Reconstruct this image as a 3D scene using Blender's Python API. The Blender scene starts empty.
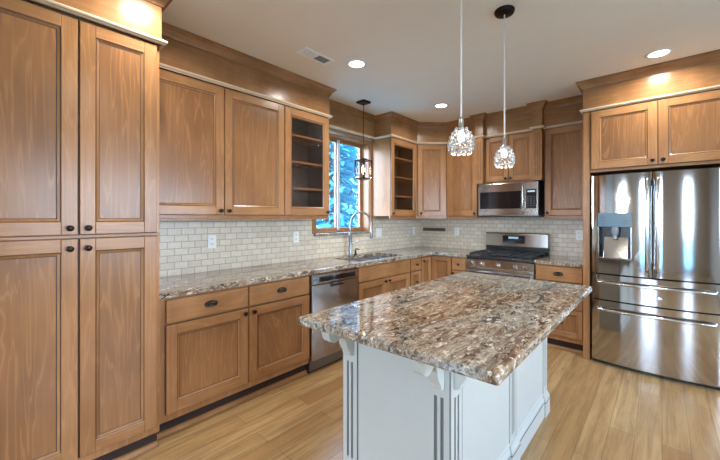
import bpy, bmesh, math, random
from mathutils import Vector, Matrix
R = math.radians
S = bpy.context.scene
C = S.collection
random.seed(7)

# ---------------------------------------------------------------- camera, world, exposure
CAM_H = 1.373
cd = bpy.data.cameras.new('camera'); cam = bpy.data.objects.new('camera', cd); C.objects.link(cam)
cam.location = (0, 0, CAM_H); cam.rotation_euler = (R(90), 0, 0.733)
cd.sensor_width = 36; cd.lens = 335.5 * 36 / 720; cd.shift_y = -12.8 / 720; cd.clip_start = 0.02
S.camera = cam
S.view_settings.view_transform = 'Standard'; S.view_settings.look = 'None'
S.view_settings.gamma = 1; S.view_settings.use_curve_mapping = False
S.view_settings.exposure = 0.33
SKY = 21.0
DOWN_W = 9.5
PEND_W = 3.0
w = bpy.data.worlds.new('sky'); S.world = w; w.use_nodes = True
wn = w.node_tree.nodes; wl = w.node_tree.links
bg = wn['Background']; bg.inputs[1].default_value = SKY
wtc = wn.new('ShaderNodeTexCoord'); wsx = wn.new('ShaderNodeSeparateXYZ'); wr = wn.new('ShaderNodeValToRGB')
wl.new(wtc.outputs['Generated'], wsx.inputs[0]); wl.new(wsx.outputs[2], wr.inputs[0]); wl.new(wr.outputs[0], bg.inputs[0])
wr.color_ramp.elements[0].color = (0.78, 0.88, 1.0, 1); wr.color_ramp.elements[0].position = 0.0
wr.color_ramp.elements[1].color = (0.30, 0.52, 1.0, 1); wr.color_ramp.elements[1].position = 0.8
try:
    S.cycles.max_bounces = 10; S.cycles.diffuse_bounces = 5; S.cycles.glossy_bounces = 4
    S.cycles.transparent_max_bounces = 12; S.cycles.sample_clamp_indirect = 6
    S.cycles.use_denoising = True; S.cycles.caustics_reflective = False; S.cycles.caustics_refractive = False
except Exception: pass

def portal(name, loc, rot, sx, sy):
    l = bpy.data.lights.new(name, 'AREA'); l.shape = 'RECTANGLE'; l.size = sx; l.size_y = sy
    l.cycles.is_portal = True
    o = bpy.data.objects.new(name, l); o.location = loc; o.rotation_euler = rot; C.objects.link(o)

# ---------------------------------------------------------------- materials
class NT:
    def __init__(s, name):
        s.m = bpy.data.materials.new(name); s.m.use_nodes = True
        s.n = s.m.node_tree.nodes; s.l = s.m.node_tree.links
        s.b = s.n['Principled BSDF']
    def new(s, t, **k):
        q = s.n.new(t)
        for a, v in k.items(): setattr(q, a, v)
        return q
    def put(s, a, b):
        s.l.new(a, b)
    def coords(s, scale=(1, 1, 1), rot=(0, 0, 0), rnd=True):
        tc = s.new('ShaderNodeTexCoord'); v = tc.outputs['Object']
        if rnd:
            oi = s.new('ShaderNodeObjectInfo'); ml = s.new('ShaderNodeVectorMath', operation='MULTIPLY_ADD')
            cx = s.new('ShaderNodeCombineXYZ')
            for i in range(3): s.put(oi.outputs['Random'], cx.inputs[i])
            s.put(cx.outputs[0], ml.inputs[0]); ml.inputs[1].default_value = (13.1, 7.3, 5.7); s.put(v, ml.inputs[2]); v = ml.outputs[0]
        mp = s.new('ShaderNodeMapping'); s.put(v, mp.inputs[0]); mp.inputs['Scale'].default_value = scale; mp.inputs['Rotation'].default_value = rot
        return mp.outputs[0]
    def noise(s, v, scale, detail=4, rough=.55, dist=0):
        q = s.new('ShaderNodeTexNoise'); s.put(v, q.inputs['Vector']); q.inputs['Scale'].default_value = scale
        q.inputs['Detail'].default_value = detail; q.inputs['Roughness'].default_value = rough; q.inputs['Distortion'].default_value = dist
        return q.outputs['Fac']
    def ramp(s, f, stops):
        q = s.new('ShaderNodeValToRGB'); s.put(f, q.inputs[0]); e = q.color_ramp.elements
        while len(e) < len(stops): e.new(.5)
        for i, (p, c) in enumerate(stops):
            e[i].position = p; e[i].color = (c[0], c[1], c[2], 1) if hasattr(c, '__len__') else (c, c, c, 1)
        return q.outputs[0]
    def mix(s, f, a, b, mode='MIX'):
        q = s.new('ShaderNodeMix', data_type='RGBA', blend_type=mode)
        for k, v in ((0, f), (6, a), (7, b)):
            if hasattr(v, 'is_linked'): s.put(v, q.inputs[k])
            elif k == 0: q.inputs[0].default_value = v
            else: q.inputs[k].default_value = (v[0], v[1], v[2], 1)
        return q.outputs[2]
    def bump(s, f, st=.2, d=.002):
        q = s.new('ShaderNodeBump'); q.inputs['Strength'].default_value = st; q.inputs['Distance'].default_value = d
        s.put(f, q.inputs['Height']); s.put(q.outputs[0], s.b.inputs['Normal'])
    def set(s, **k):
        for a, v in k.items():
            i = s.b.inputs[a.replace('_', ' ')]
            if hasattr(v, 'is_linked'): s.put(v, i)
            else: i.default_value = (v[0], v[1], v[2], 1) if hasattr(v, '__len__') else v
        return s.m

def plain(name, col, rough=.5, metal=0, noise=.04, **k):
    t = NT(name); n = t.noise(t.coords((1, 1, 1)), 9, 3)
    a = [c * (1 - noise) for c in col]; b = [min(1, c * (1 + noise)) for c in col]
    return t.set(Base_Color=t.ramp(n, [(.3, a), (.7, b)]), Roughness=rough, Metallic=metal, **k)

def wood(name, direction, light, dark, rough=.25, figure=.5):
    t = NT(name)
    sc = {'v': (9, 9, .8), 'h': (.8, .8, 9)}[direction]
    v = t.coords(sc)
    cath = t.noise(v, .75, 3, .5, 1.1)                              # slow field whose contours make the cathedral figure
    sw = t.new('ShaderNodeMath', operation='MULTIPLY'); t.put(cath, sw.inputs[0]); sw.inputs[1].default_value = 62
    sn = t.new('ShaderNodeMath', operation='SINE'); t.put(sw.outputs[0], sn.inputs[0])
    fig = t.ramp(sn.outputs[0], [(.0, .0), (.8, .2), (1, 1)])
    sc2 = {'v': (60, 60, 2.0), 'h': (2.0, 2.0, 60)}[direction]
    fine = t.noise(t.coords(sc2), 1.2, 4, .6)
    big = t.noise(t.coords((2.5, 2.5, 1.2)), 1.3, 3)
    base = t.mix(t.ramp(big, [(.3, 0.), (.7, 1.)]), dark, light)
    c1 = t.mix(t.ramp(fine, [(.35, .0), (.75, .35)]), base, [x * .72 for x in dark])
    mf = t.new('ShaderNodeMath', operation='MULTIPLY'); t.put(fig, mf.inputs[0]); mf.inputs[1].default_value = figure * .5
    c2 = t.mix(mf.outputs[0], c1, [min(1, x * 1.3) for x in light])
    t.bump(fine, .08, .001)
    return t.set(Base_Color=c2, Roughness=rough, Specular_IOR_Level=.34)

M = {}
WL, WD = (.425, .207, .085), (.27, .121, .044)
M['wv'] = wood('maple_upright_grain', 'v', WL, WD)
M['wh'] = wood('maple_level_grain', 'h', WL, WD)
M['wp'] = wood('maple_panel', 'v', (.32, .150, .060), (.21, .092, .034), figure=.95)
M['bead'] = wood('pale_bead_wood', 'h', (.74, .57, .38), (.66, .49, .31), .4, figure=.2)
M['glaze_shade'] = plain('dark_glaze_and_gap_shade', (.085, .034, .016), .5)  # glaze in the grooves, painted shade in the door gaps
M['toe'] = plain('toe_kick_red_brown', (.03, .014, .008), .8)  # dark red-brown toe kick boards
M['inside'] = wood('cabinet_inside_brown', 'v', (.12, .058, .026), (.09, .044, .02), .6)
M['bronze'] = plain('oil_rubbed_bronze', (.028, .02, .016), .32, .85)
M['black'] = plain('black_enamel', (.012, .012, .013), .25)
M['iron'] = plain('cast_iron_black', (.016, .016, .017), .55)
M['blackglass'] = plain('black_glass', (.008, .008, .009), .06)
M['rubber'] = plain('dark_gasket', (.01, .01, .01), .7)
M['white'] = plain('white_plastic', (.82, .82, .79), .4)
M['slot'] = plain('outlet_slot_grey', (.1, .1, .1), .6)
M['slot2'] = plain('key_grey', (.04, .042, .045), .5)
M['ventwhite'] = plain('vent_white', (.93, .93, .91), .45)
M['chrome'] = plain('polished_nickel', (.62, .63, .64), .14, 1)
M['nickel'] = plain('brushed_nickel', (.24, .24, .245), .3, 1)
M['paint'] = plain('antique_white_paint', (.49, .495, .445), .42, noise=.015)
M['antique'] = plain('antique_glaze_line', (.13, .14, .14), .5)
M['vinyl'] = plain('window_vinyl', (.50, .52, .54), .35)
M['cord'] = plain('pendant_cord', (.75, .72, .66), .5)
M['greyplastic'] = plain('grey_plastic', (.22, .25, .28), .35)
M['bluedisp'] = plain('blue_grey_panel', (.10, .17, .22), .25)
M['redbrown'] = plain('knife_strip_brown', (.13, .075, .05), .4)

def steel(name, col=(.46, .45, .435), rough=.13, horiz=True):
    t = NT(name)
    n = t.noise(t.coords((1.5, 1.5, 220) if horiz else (220, 220, 1.5)), 1, 3)
    t.bump(n, .12, .0006)
    return t.set(Base_Color=col, Metallic=1., Roughness=t.ramp(n, [(.3, rough * .85), (.7, rough * 1.15)]))
M['steel'] = steel('brushed_stainless')
M['steelv'] = steel('brushed_stainless_doors', (.52, .51, .50), .075)
M['sinksteel'] = steel('sink_stainless', (.66, .66, .66), .32)
M['steeld'] = steel('stainless_dark_side', (.2, .2, .2), .35)

def paintwall(name, col, bumpy=0):
    t = NT(name); n = t.noise(t.coords((1, 1, 1), rnd=False), 1.2, 3)
    if bumpy: t.bump(t.noise(t.coords((1, 1, 1), rnd=False), 55, 5), .10, .002)
    return t.set(Base_Color=t.ramp(n, [(.3, [c * .97 for c in col]), (.7, [c * 1.02 for c in col])]), Roughness=.7)
M['ceil'] = paintwall('ceiling_paint', (.88, .82, .70), 1)
M['walltan'] = paintwall('tan_wall_paint', (.68, .55, .43))
M['wall'] = paintwall('wall_paint', (.60, .565, .50))

def granite(name, seed):
    t = NT(name)
    v0 = t.coords((1, 1, 1), rnd=False)
    ad = t.new('ShaderNodeVectorMath', operation='ADD'); t.put(v0, ad.inputs[0]); ad.inputs[1].default_value = (seed, seed * .7, 0)
    v = ad.outputs[0]
    mp = t.new('ShaderNodeMapping'); t.put(v, mp.inputs[0]); mp.inputs['Scale'].default_value = (3.0, .62, 2.2); mp.inputs['Rotation'].default_value = (0, 0, R(-7)); vs = mp.outputs[0]
    zone = t.noise(mp.outputs[0], 1.1, 3, .5, .6)
    flow = t.noise(vs, 6.5, 7, .68, 1.2)
    ca = t.ramp(flow, [(.30, (.06, .042, .035)), (.40, (.19, .10, .058)), (.48, (.34, .24, .15)), (.56, (.46, .37, .26)), (.64, (.22, .115, .065)), (.74, (.37, .29, .21))])
    cb = t.ramp(flow, [(.30, (.045, .042, .045)), (.40, (.14, .13, .115)), (.48, (.33, .305, .25)), (.56, (.50, .46, .37)), (.64, (.21, .20, .175)), (.74, (.40, .36, .28))])
    c = t.mix(t.ramp(zone, [(.44, 0.), (.58, 1.)]), ca, cb)
    mp2 = t.new('ShaderNodeMapping'); t.put(v, mp2.inputs[0]); mp2.inputs['Scale'].default_value = (1.6, .7, 1.4); mp2.inputs['Rotation'].default_value = (0, 0, R(-12)); v2 = mp2.outputs[0]
    chip = t.noise(v2, 26, 3, .5, 1.2)
    c = t.mix(t.ramp(chip, [(.585, 0.), (.615, .85)]), c, (.80, .73, .60))
    dk = t.noise(v2, 34, 6, .7, .8); cl = t.noise(vs, 5.5, 4, .6, .5)
    m1 = t.new('ShaderNodeMath', operation='MULTIPLY'); t.put(t.ramp(dk, [(.52, 0.), (.56, .95)]), m1.inputs[0]); t.put(t.ramp(cl, [(.40, .2), (.54, 1.)]), m1.inputs[1])
    c = t.mix(m1.outputs[0], c, (.03, .022, .02))
    rb = t.noise(v2, 33, 5, .65, .6)
    c = t.mix(t.ramp(rb, [(.56, 0.), (.62, .6)]), c, (.24, .12, .06))
    vo2 = t.new('ShaderNodeTexVoronoi'); t.put(v, vo2.inputs['Vector']); vo2.inputs['Scale'].default_value = 190
    wn2 = t.new('ShaderNodeTexWhiteNoise'); t.put(vo2.outputs['Color'], wn2.inputs['Vector'])
    c = t.mix(t.ramp(wn2.outputs['Value'], [(.80, 0.), (.84, .5)]), c, (.10, .10, .11))
    c = t.mix(1.0, c, (.86, .86, .87), 'MULTIPLY')
    return t.set(Base_Color=c, Roughness=.05, Specular_IOR_Level=.8)
M['granite'] = granite('granite_island', 3.1)
M['granite2'] = granite('granite_perimeter', 11.7)

def tile(name, axis):
    t = NT(name)
    tc = t.new('ShaderNodeTexCoord'); sx = t.new('ShaderNodeSeparateXYZ'); cb = t.new('ShaderNodeCombineXYZ')
    t.put(tc.outputs['Object'], sx.inputs[0]); t.put(sx.outputs[axis], cb.inputs[0]); t.put(sx.outputs[2], cb.inputs[1])
    br = t.new('ShaderNodeTexBrick'); t.put(cb.outputs[0], br.inputs['Vector'])
    br.inputs['Scale'].default_value = 1; br.inputs['Brick Width'].default_value = .104; br.inputs['Row Height'].default_value = .0535
    br.inputs['Mortar Size'].default_value = .0034; br.inputs['Mortar Smooth'].default_value = .3; br.inputs['Bias'].default_value = 0
    br.inputs['Color1'].default_value = (.63, .535, .405, 1); br.inputs['Color2'].default_value = (.745, .655, .515, 1); br.inputs['Mortar'].default_value = (.36, .31, .245, 1)
    n = t.noise(t.coords((1, 1, 1), rnd=False), 30, 5, .65)
    c = t.mix(t.ramp(n, [(.35, .35), (.6, 0.)]), br.outputs['Color'], (.52, .45, .34))
    iv = t.new('ShaderNodeMath', operation='SUBTRACT'); iv.inputs[0].default_value = 1; t.put(br.outputs['Fac'], iv.inputs[1])
    t.bump(iv.outputs[0], .5, .003)
    return t.set(Base_Color=c, Roughness=.32)
M['tile_y'] = tile('tumbled_subway_tile_left', 1)
M['tile_x'] = tile('tumbled_subway_tile_back', 0)

def planks():
    t = NT('light_plank_floor')
    tc = t.new('ShaderNodeTexCoord'); mp = t.new('ShaderNodeMapping'); t.put(tc.outputs['Object'], mp.inputs[0]); mp.inputs['Rotation'].default_value = (0, 0, R(90))
    br = t.new('ShaderNodeTexBrick'); t.put(mp.outputs[0], br.inputs['Vector']); br.offset = .37; br.squash = 1
    br.inputs['Scale'].default_value = 1; br.inputs['Brick Width'].default_value = 1.15; br.inputs['Row Height'].default_value = .128
    br.inputs['Mortar Size'].default_value = .0011; br.inputs['Mortar Smooth'].default_value = .2
    br.inputs['Color1'].default_value = (0, 0, 0, 1); br.inputs['Color2'].default_value = (1, 1, 1, 1); br.inputs['Mortar'].default_value = (.5, .5, .5, 1)
    pc = t.ramp(br.outputs['Color'], [(0, (.34, .165, .055)), (.35, (.46, .275, .108)), (.7, (.56, .365, .16)), (1, (.385, .205, .075))])
    g = t.noise(t.coords((16, 1.0, 1), rnd=False), 1.5, 6, .65, .6)
    c = t.mix(t.ramp(g, [(.38, .8), (.58, 0.)]), pc, (.26, .145, .06))
    g2 = t.noise(t.coords((90, 3.5, 1), rnd=False), 1.0, 4, .6)
    c = t.mix(t.ramp(g2, [(.35, .3), (.6, 0.)]), c, (.40, .25, .12))
    bl = t.noise(t.coords((2.2, .9, 1), rnd=False), 2.4, 4, .6)
    c = t.mix(t.ramp(bl, [(.45, 0.), (.72, .5)]), c, (.28, .15, .06))
    c = t.mix(br.outputs['Fac'], c, (.16, .085, .035))
    t.bump(g2, .05, .001)
    return t.set(Base_Color=c, Roughness=.27, Specular_IOR_Level=.5)
M['floor'] = planks()

def glass(name, tint=(1, 1, 1), seed=False, gl=.08):
    t = NT(name); t.n.remove(t.b)
    out = t.n['Material Output']
    tr = t.new('ShaderNodeBsdfTransparent'); tr.inputs[0].default_value = (*tint, 1)
    g = t.new('ShaderNodeBsdfGlossy'); g.inputs['Roughness'].default_value = .12 if seed else .01
    mx = t.new('ShaderNodeMixShader')
    fr = t.new('ShaderNodeFresnel'); 
    geo = t.new('ShaderNodeNewGeometry'); ior = t.new('ShaderNodeMapRange'); t.put(geo.outputs['Backfacing'], ior.inputs[0])
    ior.inputs[3].default_value = 1.5; ior.inputs[4].default_value = 1 / 1.5; t.put(ior.outputs[0], fr.inputs['IOR'])
    if seed:
        bp = t.new('ShaderNodeBump'); bp.inputs['Strength'].default_value = .6; bp.inputs['Distance'].default_value = .004
        vo = t.new('ShaderNodeTexVoronoi'); t.put(t.coords((1, 1, 1)), vo.inputs['Vector']); vo.inputs['Scale'].default_value = 90
        t.put(vo.outputs['Distance'], bp.inputs['Height']); t.put(bp.outputs[0], g.inputs['Normal']); t.put(bp.outputs[0], fr.inputs['Normal'])
    t.put(fr.outputs[0], mx.inputs[0]); t.put(tr.outputs[0], mx.inputs[1]); t.put(g.outputs[0], mx.inputs[2]); t.put(mx.outputs[0], out.inputs[0])
    return t.m
M['pane'] = glass('window_glass', (.93, .97, 1))
M['seeded'] = glass('seeded_cabinet_glass', (.9, .87, .83), True)
M['clearpane'] = glass('lantern_glass', (.95, .96, .97))
def emit(name, col, st):
    t = NT(name); return t.set(Base_Color=col, Emission_Color=col, Emission_Strength=st)
M['lens'] = emit('downlight_lens', (1, .96, .88), 9)
M['bulb'] = emit('warm_bulb', (1, .80, .52), 14)
M['bulbw'] = emit('white_bulb', (1, .93, .82), 7)
M['crystal'] = NT('cut_crystal').set(Base_Color=(.93, .94, .95), Roughness=.05, Transmission_Weight=.72, IOR=1.5, Metallic=0)
M['led'] = emit('pale_display', (.35, .5, .6), .35)
t = NT('spruce_foliage'); n = t.noise(t.coords((1, 1, 1), rnd=False), 1.6, 3)
M['leaf'] = t.set(Base_Color=t.ramp(n, [(.3, (.012, .15, .21)), (.7, (.12, .40, .47))]), Roughness=.6)  # blue leaf tones imitate the cool cast of the daylight outside
M['bark'] = plain('bark', (.10, .075, .06), .85)
M['lawn'] = plain('frosty_lawn', (.10, .24, .24), .9, noise=.2)

# ---------------------------------------------------------------- mesh helpers
class MB:
    def __init__(s): s.bm = bmesh.new(); s.mats = []
    def mi(s, m):
        if m not in s.mats: s.mats.append(m)
        return s.mats.index(m)
    def add(s, tmp, m, smooth=False, mat4=None):
        i = s.mi(m)
        for f in tmp.faces: f.material_index = i; f.smooth = smooth
        if mat4: bmesh.ops.transform(tmp, matrix=mat4, verts=tmp.verts)
        bmesh.ops.recalc_face_normals(tmp, faces=tmp.faces)
        if smooth:
            for e in tmp.edges:
                if len(e.link_faces) == 2 and e.calc_face_angle(0) > .75: e.smooth = False
        me = bpy.data.meshes.new('tmp'); tmp.to_mesh(me); tmp.free(); s.bm.from_mesh(me); bpy.data.meshes.remove(me)
        return s
    def box(s, x0, x1, y0, y1, z0, z1, m, bev=0, mat4=None):
        t = bmesh.new(); bmesh.ops.create_cube(t, size=1)
        for v in t.verts: v.co = Vector(((x0 + x1) / 2 + v.co.x * (x1 - x0), (y0 + y1) / 2 + v.co.y * (y1 - y0), (z0 + z1) / 2 + v.co.z * (z1 - z0)))
        if bev: bmesh.ops.bevel(t, geom=t.edges[:], offset=min(bev, abs(x1 - x0) * .45, abs(y1 - y0) * .45, abs(z1 - z0) * .45), segments=2, affect='EDGES', profile=.5)
        return s.add(t, m, False, mat4)
    def lathe(s, prof, m, seg=24, mat4=None, smooth=True):
        t = bmesh.new(); rings = []
        for r, z in prof:
            rings.append([t.verts.new((r * math.cos(2 * math.pi * i / seg), r * math.sin(2 * math.pi * i / seg), z)) for i in range(seg)] if r > 1e-6 else [t.verts.new((0, 0, z))])
        for a, b in zip(rings, rings[1:]):
            for i in range(seg):
                j = (i + 1) % seg
                q = [a[i % len(a)], a[j % len(a)], b[j % len(b)], b[i % len(b)]]
                u = list(dict.fromkeys(q))
                if len(u) > 2: t.faces.new(u)
        for r in (rings[0], rings[-1]):
            if len(r) > 2: t.faces.new(r)
        return s.add(t, m, smooth, mat4)
    def tube(s, pts, r, m, seg=10, mat4=None):
        t = bmesh.new(); pts = [Vector(p) for p in pts]; rings = []
        up = None
        for i, p in enumerate(pts):
            d = (pts[min(i + 1, len(pts) - 1)] - pts[max(i - 1, 0)]).normalized()
            if up is None:
                up = d.orthogonal().normalized()
            up = (up - d * up.dot(d)).normalized(); sd = d.cross(up)
            rr = r[i] if hasattr(r, '__len__') else r
            rings.append([t.verts.new(p + (up * math.cos(2 * math.pi * k / seg) + sd * math.sin(2 * math.pi * k / seg)) * rr) for k in range(seg)])
        for a, b in zip(rings, rings[1:]):
            for k in range(seg): t.faces.new((a[k], a[(k + 1) % seg], b[(k + 1) % seg], b[k]))
        t.faces.new(rings[0]); t.faces.new(rings[-1])
        return s.add(t, m, True, mat4)
    def prism(s, poly, a, b, m, axis='x', bev=0, mat4=None, smooth=False):
        """poly in the plane across axis; x: (y,z)  y: (x,z)  z: (x,y)"""
        t = bmesh.new()
        def P(u, v, k): return {'x': (k, u, v), 'y': (u, k, v), 'z': (u, v, k)}[axis]
        A = [t.verts.new(P(u, v, a)) for u, v in poly]; B = [t.verts.new(P(u, v, b)) for u, v in poly]
        n = len(poly); t.faces.new(A); t.faces.new(B[::-1])
        for i in range(n): t.faces.new((A[i], B[i], B[(i + 1) % n], A[(i + 1) % n]))
        bmesh.ops.recalc_face_normals(t, faces=t.faces)
        if bev:
            es = [e for e in t.edges if len(e.link_faces) == 2 and e.link_faces[0].normal.angle(e.link_faces[1].normal, 0) > .6]
            bmesh.ops.bevel(t, geom=es, offset=bev, segments=2, affect='EDGES', profile=.5)
        return s.add(t, m, smooth, mat4)
    def sweep(s, path, prof, m, closed_prof=True):
        """profile (out, z) carried along a plan polyline with mitred corners; out is to the right of travel"""
        t = bmesh.new(); P = [Vector(p) for p in path]; rings = []
        nrm = []
        for a, b in zip(P, P[1:]):
            d = (b - a).normalized(); nrm.append(Vector((d.y, -d.x)))
        for i, p in enumerate(P):
            if i == 0: mv = nrm[0]
            elif i == len(P) - 1: mv = nrm[-1]
            else: mv = (nrm[i - 1] + nrm[i]) / (1 + nrm[i - 1].dot(nrm[i]))
            rings.append([t.verts.new((p.x + mv.x * o, p.y + mv.y * o, z)) for o, z in prof])
        k = len(prof)
        for a, b in zip(rings, rings[1:]):
            for i in range(k if closed_prof else k - 1): t.faces.new((a[i], a[(i + 1) % k], b[(i + 1) % k], b[i]))
        t.faces.new(rings[0]); t.faces.new(rings[-1][::-1])
        return s.add(t, m)
    def build(s, name, parent=None, label=None):
        me = bpy.data.meshes.new(name); s.bm.to_mesh(me); s.bm.free()
        for m in s.mats: me.materials.append(M[m])
        o = bpy.data.objects.new(name, me); C.objects.link(o)
        if parent: o.parent = parent
        if label: o['label'] = label
        return o

def T(x=0, y=0, z=0): return Matrix.Translation((x, y, z))
def RX(a): return Matrix.Rotation(R(a), 4, 'X')
def RY(a): return Matrix.Rotation(R(a), 4, 'Y')
def RZ(a): return Matrix.Rotation(R(a), 4, 'Z')

def thing(name, label, cat, loc=(0, 0, 0), rot=0, group=None):
    o = bpy.data.objects.new(name, None); C.objects.link(o); o.empty_display_size = .1
    o.location = loc; o.rotation_euler = (0, 0, R(rot)); o['label'] = label; o['category'] = cat
    if group: o['group'] = group
    return o
def tag(o, label, cat, group=None):
    o['label'] = label; o['category'] = cat
    if group: o['group'] = group
    return o
def struct(o, label=None):
    o['kind'] = 'structure'
    if label: o['label'] = label
    return o

# plan dimensions
WX, WY = -2.87, 4.62                # left wall, back wall
CEIL = 2.686
ZB = 2.405                          # bead moulding height
WIN = (2.44, 3.37, 1.19, 2.35)      # sink window opening y0 y1 z0 z1
XR, YF = 3.2, -3.4                  # right and rear wall of the room

# ---------------------------------------------------------------- the room
struct(MB().box(WX - .2, XR + .2, YF - .2, WY + .2, -.12, 0, 'floor').build('floor'))
struct(MB().box(WX - .2, XR + .2, YF - .2, WY + .2, CEIL, CEIL + .15, 'ceil').build('ceiling'))
b = MB(); y0, y1, z0, z1 = WIN
for a in ((YF, y0, 0, CEIL), (y1, WY, 0, CEIL), (y0, y1, 0, z0), (y0, y1, z1, CEIL)): b.box(WX - .18, WX, *a, 'wall')
wl_ = struct(b.build('wall_left'))
wb_ = struct(MB().box(WX - .18, XR + .18, WY, WY + .18, 0, CEIL, 'wall').build('wall_back'))
b = MB()
b.box(WX, WX + .008, .7, y0, .90, 1.42, 'tile_y'); b.box(WX, WX + .008, y1, WY, .90, 1.42, 'tile_y'); b.box(WX, WX + .008, y0, y1, .90, z0 - .03, 'tile_y')
b.build('tile_backsplash', wl_)
MB().box(WX + .008, -.575, WY - .008, WY, .90, 1.42, 'tile_x').build('tile_backsplash', wb_)
# rear wall with two tall windows, right wall with one wide window
RW = [(-2.6, -1.9, .1, 2.3), (-.95, .1, .1, 2.3), (1.7, 2.3, .1, 2.3)]
b = MB(); xs = [WX - .18] + [v for r in RW for v in r[:2]] + [XR + .18]
for i in range(0, len(xs), 2): b.box(xs[i], xs[i + 1], YF - .18, YF, 0, CEIL, 'walltan')
for r in RW: b.box(r[0], r[1], YF - .18, YF, 0, r[2], 'walltan'); b.box(r[0], r[1], YF - .18, YF, r[3], CEIL, 'walltan')
struct(b.build('wall_rear'))
SW = (.2, 3.5, .75, 2.25)
b = MB()
for a in ((YF, SW[0], 0, CEIL), (SW[1], WY, 0, CEIL), (SW[0], SW[1], 0, SW[2]), (SW[0], SW[1], SW[3], CEIL)): b.box(XR, XR + .18, *a, 'wall')
struct(b.build('wall_right'))

def window(name, loc, rot, W, z0, z1, depth, n, frame, jamb, sash='vinyl'):
    """local x along the wall, local -y into the room; the frame sits 'depth' behind the wall face"""
    o = bpy.data.objects.new(name, None); C.objects.link(o); o.location = loc; o.rotation_euler = (0, 0, R(rot)); struct(o)
    b = MB(); f = .045 if sash == 'vinyl' else .022
    b.box(0, f, depth, depth + .05, z0, z1, frame, .004); b.box(W - f, W, depth, depth + .05, z0, z1, frame, .004)
    b.box(f, W - f, depth, depth + .05, z0, z0 + f, frame, .004); b.box(f, W - f, depth, depth + .05, z1 - f, z1, frame, .004)
    b.build('window_frame', o)
    g = f
    pw = (W - 2 * g) / n
    for i in range(n):
        a = g + i * pw; s = MB(); k = .03
        s.box(a, a + k, depth + .008, depth + .04, z0 + g, z1 - g, sash, .003); s.box(a + pw - k, a + pw, depth + .008, depth + .04, z0 + g, z1 - g, sash, .003)
        s.box(a + k, a + pw - k, depth + .008, depth + .04, z0 + g, z0 + g + k, sash, .003); s.box(a + k, a + pw - k, depth + .008, depth + .04, z1 - g - k, z1 - g, sash, .003)
        sh = s.build('window_sash', o)
        if i and sash != 'vinyl': MB().box(a - .02, a + .02, depth - .012, depth + .006, z0 + g, z1 - g, 'vinyl', .003).build('window_mullion', o)  # pale mullion colour stands in for light reflecting off the wood
        MB().box(a + k, a + pw - k, depth + .02, depth + .026, z0 + g + k, z1 - g - k, 'pane').build('window_pane', sh)
    if jamb:
        j = MB(); t_ = .012
        j.box(0, t_, 0, depth, z0, z1, jamb); j.box(W - t_, W, 0, depth, z0, z1, jamb); j.box(t_, W - t_, 0, depth, z1 - t_, z1, jamb)
        j.build('window_jamb', o)
    return o
w1 = window('window_1', (WX, WIN[0], 0), 90, WIN[1] - WIN[0], WIN[2], WIN[3], .11, 2, 'wv', 'wv', 'wv')
b = MB(); W_ = WIN[1] - WIN[0]
b.box(W_ - .002, W_ + .05, -.02, 0, WIN[2] - .0, ZB - .03, 'wv', .004); b.box(-.05, .002, -.02, 0, WIN[2], ZB - .03, 'wv', .004)
b.box(.002, W_ - .002, -.02, 0, WIN[3] - .005, ZB - .03, 'wh', .003)
b.build('window_casing', w1)
MB().box(-.03, W_ + .03, -.03, .11, WIN[2] - .03, WIN[2], 'granite2', .006).build('window_sill', w1, 'granite window sill')
for i, r in enumerate(RW): window('window_%d' % (i + 2), (r[1], YF, 0), 180, r[1] - r[0], r[2], r[3], .08, 1, 'vinyl', 'vinyl')
window('window_5', (XR, SW[1], 0), -90, SW[1] - SW[0], SW[2], SW[3], .08, 3, 'vinyl', 'vinyl')
portal('sink_window_portal', (WX - .17, (y0 + y1) / 2, (z0 + z1) / 2), (0, R(-90), 0), z1 - z0, y1 - y0)
for r in RW: portal('rear_window_portal', ((r[0] + r[1]) / 2, YF - .17, (r[2] + r[3]) / 2), (R(90), 0, 0), r[1] - r[0], r[3] - r[2])
portal('side_window_portal', (XR + .17, (SW[0] + SW[1]) / 2, (SW[2] + SW[3]) / 2), (0, R(90), 0), SW[3] - SW[2], SW[1] - SW[0])

# frieze boards, crown and bead moulding that follow the cabinets
PATH = [(-2.2, -.9), (-2.2, .69), (-2.54, .69), (-2.54, 2.35), (-2.80, 2.35), (-2.80, 3.405), (-2.54, 3.405), (-2.54, 4.012), (-2.24, 4.30),
        (-1.80, 4.30), (-1.80, 4.225), (-1.70, 4.225), (-1.70, 4.30), (-1.115, 4.30), (-1.115, 4.225), (-1.015, 4.225), (-1.015, 4.31),
        (-.572, 4.31), (-.572, 3.88), (.48, 3.88), (.48, 4.60)]
struct(MB().sweep(PATH, [(-.02, ZB - .012), (0, ZB - .012), (0, CEIL - .002), (-.02, CEIL - .002)], 'wh').build('trim_1', label='wood frieze boards between the cabinets and the ceiling'))
cr = [(0.0, CEIL - .072), (.008, CEIL - .072), (.010, CEIL - .062), (.017, CEIL - .05), (.030, CEIL - .032), (.045, CEIL - .022), (.046, CEIL - .014), (.054, CEIL - .012), (.054, CEIL - .001), (0, CEIL - .001)]
struct(MB().sweep(PATH, cr, 'wh').build('trim_2', label='wood crown moulding against the ceiling'))
bd = [(0, ZB - .014), (.012, ZB - .014), (.014, ZB - .008), (.024, ZB - .004), (.027, ZB + .003), (.024, ZB + .010), (.012, ZB + .012), (0, ZB + .012)]
struct(MB().sweep(PATH, bd, 'bead').build('trim_3', label='pale bead moulding below the frieze boards'))
ZT = ZB - .016                      # cabinet tops

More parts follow.
